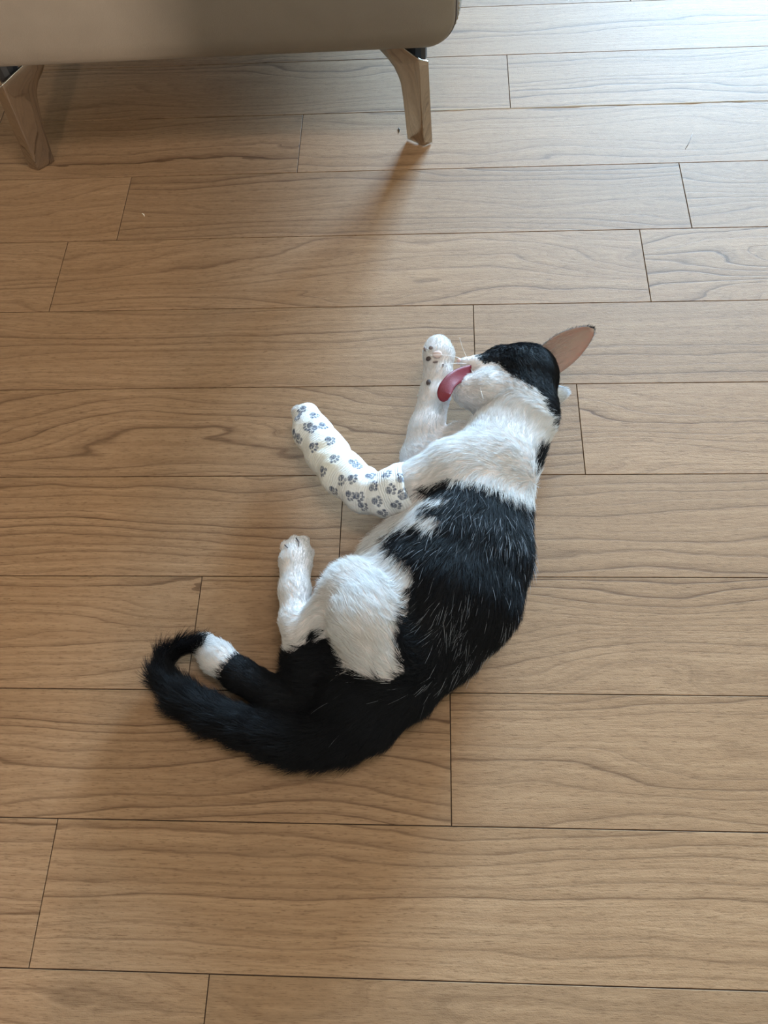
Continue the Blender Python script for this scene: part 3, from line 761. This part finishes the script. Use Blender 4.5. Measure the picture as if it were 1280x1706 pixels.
PAD = plain('dark_paw_pad', (0.050, 0.034, 0.034), 0.8); GREY = plain('grey_paw_pad', (0.17, 0.13, 0.125), 0.8); PINK = plain('pink_paw_pad', (0.52, 0.40, 0.38), 0.55)
for x, y, ra, rb, mt in ((710, 582, 3.0, 5, GREY), (719, 580, 3.8, 3.8, GREY), (715, 598, 5, 4, PAD), (726, 604, 4.4, 2.0, GREY), (738, 609, 2.0, 2.0, GREY), (729, 591, 8, 6.5, PINK), (715, 638, 4.4, 6, PAD)):
    p, n_ = hit(x, y)
    if p is None: continue
    sc = depth(np.array(p)) / F; a = frame_of(n_, R[:, 0])
    blob('paw_pad', np.array(p) + np.array(n_) * 0.0011, a, (ra * sc, rb * sc, .0016), mt, label='pink central pad of the raised paw' if mt is PINK else None)
GAP_SHADE = plain('dark_toe_gap_shade', (0.06, 0.045, 0.05), 0.8)  # dark tubes that paint the shade in the gaps between toes
for line in ([(472, 903), (477, 910), (481, 915)], [(492, 891), (494, 899), (498, 906), (497, 913)]):
    pts = []
    for x, y in line:
        p, n_ = hit(x, y)
        if p is not None: pts.append(np.array(p) + np.array(n_) * 0.0017)
    if len(pts) > 1: own(link('toe_gap_shade', tube_mesh('toe_gap_shade', pts, np.linspace(.0007, .0003, len(pts)), 6), GAP_SHADE, None, True))

# bandage ----------------------------------------------------------------
bl = [Limb('upper', [(700, 808, .069, 43), (668, 816, .065, 42), (646, 824, .060, 40)], .004, skin=0),
      Limb('fore', [(640, 832, .058, 31), (606, 817, .053, 36), (573, 791, .047, 37), (545, 755, .043, 35), (521, 721, .039, 31), (509, 692, .036, 23)], .003, skin=0)]
def wrap_relief(D, ax):
    G = np.stack(np.meshgrid(*ax, indexing='ij'), -1)
    D = D + (0.0012 * noise3(G, 60, 61) + 0.0006 * noise3(G, 150, 62)).astype(np.float32)
    e0, e1 = at(686, 810, .068), at(650, 822, .060); dr = (e0 - e1) / np.linalg.norm(e0 - e1)
    f0, f1 = at(505, 688, .034), at(523, 721, .036); df = (f0 - f1) / np.linalg.norm(f0 - f1)
    D = np.maximum(D, ((G - f0) @ df + 0.001 * noise3(G, 120, 64)).astype(np.float32))
    return np.maximum(D, ((G - e0) @ dr + 0.0015 * noise3(G, 80, 63)).astype(np.float32))
Vb, Qb = surface_nets(bl, 0.0007, 0.0012, wrap_relief); Vb = relax(Vb, Qb, 2)
Nb = vnormals(Vb, Qb)
if (Nb * (Vb - Vb.mean(0))).sum() < 0: Qb = Qb[:, ::-1]; Nb = -Nb
BB = BVHTree.FromPolygons([Vector(p) for p in Vb], [tuple(map(int, q)) for q in Qb])
db = [l.ev(Vb, True) for l in bl]; seg = np.array([d[0] for d in db]).argmin(0)
ub = np.where(seg == 0, np.interp(db[0][1], range(len(bl[0].C)), bl[0].cum), np.interp(db[1][1], range(len(bl[1].C)), bl[1].cum))
prn = np.zeros(len(Vb))
prints = [(504, 681, 100), (497, 694, 110), (523, 691, 60), (514, 710, 150), (522, 714, 150), (538, 709, 90), (497, 730, 80), (521, 744, 30), (549, 733, 40), (556, 763, 50), (537, 784, 40),
          (508, 772, 60), (589, 770, 10), (595, 776, 10), (569, 799, 60), (586, 797, 30), (617, 793, 0), (643, 790, 0), (621, 811, -20), (650, 816, -20), (582, 825, 40), (597, 827, 20), (604, 843, 30),
          (627, 835, 0), (659, 842, -20), (636, 855, 0), (555, 817, 40), (489, 722, 80), (669, 796, -60), (676, 822, -60), (527, 842, 30)]
for x, y, ang in prints:
    p, n_ = hit(x, y, BB)
    if p is None: continue
    c = np.array(p); a, bb, nn = frame_of(n_, R[:, 0] * math.cos(math.radians(ang)) - R[:, 1] * math.sin(math.radians(ang)))
    d = Vb - c; m = (np.linalg.norm(d, axis=1) < 0.012) & (Nb @ nn > 0.2)
    x_, y_ = d[m] @ a / 0.0050, d[m] @ bb / 0.0050
    val = np.zeros(m.sum())
    for ox, oy, rx, ry in ((-0.30, 0, .62, .66), (0.42, -0.80, .38, .28), (0.80, -0.28, .38, .25), (0.80, 0.28, .38, .25), (0.42, 0.80, .38, .28)):
        e2 = ((x_ - ox) / rx) ** 2 + ((y_ - oy) / ry) ** 2; val = np.maximum(val, np.clip((1.25 - e2) * 2.2, 0, 1))
    prn[m] = np.maximum(prn[m], val)
knit = np.sin(ub / 0.0011 * 2 * np.pi) 
prn *= np.clip(0.85 + 0.5 * noise3(Vb, 900, 71) + 0.25 * np.sin((Vb @ R[:, 0]) / 0.0016 * 2 * np.pi), 0.12, 1)
yc = at(556, 752, .07); yel = np.clip(np.exp(-(np.linalg.norm((Vb - yc)[:, :2], axis=1) / 0.03) ** 2) * (0.7 + 0.6 * noise3(Vb, 90, 77)), 0, 1)
base = np.array([0.66, 0.68, 0.71]) * (1 - 0.4 * yel[:, None]) + np.array([0.70, 0.66, 0.50]) * 0.4 * yel[:, None]
cb = base * (1 - prn[:, None] * 0.93) + np.array([0.040, 0.058, 0.115]) * prn[:, None] * 0.93
me = np_mesh('bandage', Vb, Qb)
ca = me.attributes.new('coat', 'FLOAT_COLOR', 'POINT'); ca.data.foreach_set('color', np.c_[cb, np.ones(len(Vb))].astype(np.float32).ravel())
ua = me.attributes.new('along', 'FLOAT', 'POINT'); ua.data.foreach_set('value', ub.astype(np.float32))
k = NT('crepe_bandage'); a_ = k.n('ShaderNodeAttribute', attribute_name='coat'); k.l(a_.outputs['Color'], k.b.inputs['Base Color'])
al = k.n('ShaderNodeAttribute', attribute_name='along').outputs['Fac']; tcn = k.n('ShaderNodeTexCoord')
rib = k.math('SINE', k.math('ADD', k.math('MULTIPLY', al, 2 * math.pi / 0.0024), k.math('MULTIPLY', k.noise(tcn.outputs['Object'], 220, 2), 9.0)))
k.set(Roughness=0.85, Specular_IOR_Level=0.15); k.bump(k.math('ADD', k.math('MULTIPLY', rib, 0.5), k.noise(tcn.outputs['Object'], 1400, 2)), 0.55, 0.0007)
bo = own(link('bandage', me, k.m, None, True)); bo['label'] = 'white crepe bandage printed with small dark blue paw prints'
print('bandage', len(Vb), round(time.time() - T0, 1))

# specks on the floor ------------------------------------------------------
def speck(name, pts, rad, mat, label, cat):
    c = np.mean([at(x, y) for x, y in pts], 0); z = max(rad if np.isscalar(rad) else max(rad), 0.0002)
    P = [at(x, y) + np.array([0, 0, z]) for x, y in pts]
    return tag(link(name, tube_mesh(name, P, rad, 6), mat, None, True), label, cat)
speck('crumb', [(664, 214), (666, 217), (665, 221)], [.0005, .0008, .0004], plain('dark_crumb', (0.02, 0.015, 0.012), 0.8), 'tiny dark crumb on the floor beside the right sofa leg', 'crumb')
speck('crumb', [(237, 356), (240, 358), (241, 361)], [.0004, .0007, .0003], plain('pale_crumb', (0.75, 0.70, 0.60), 0.7), 'tiny pale crumb on the plank below the left sofa leg', 'crumb')
speck('hair_strand', [(1142, 249), (1147, 240), (1151, 231), (1154, 223)], [.0002, .0004, .0004, .0002], plain('grey_brown_hair', (0.14, 0.11, 0.09), 0.6), 'short brown hair strand on the bright floor right of the sofa', 'hair')
print('script seconds', round(time.time() - T0, 1))
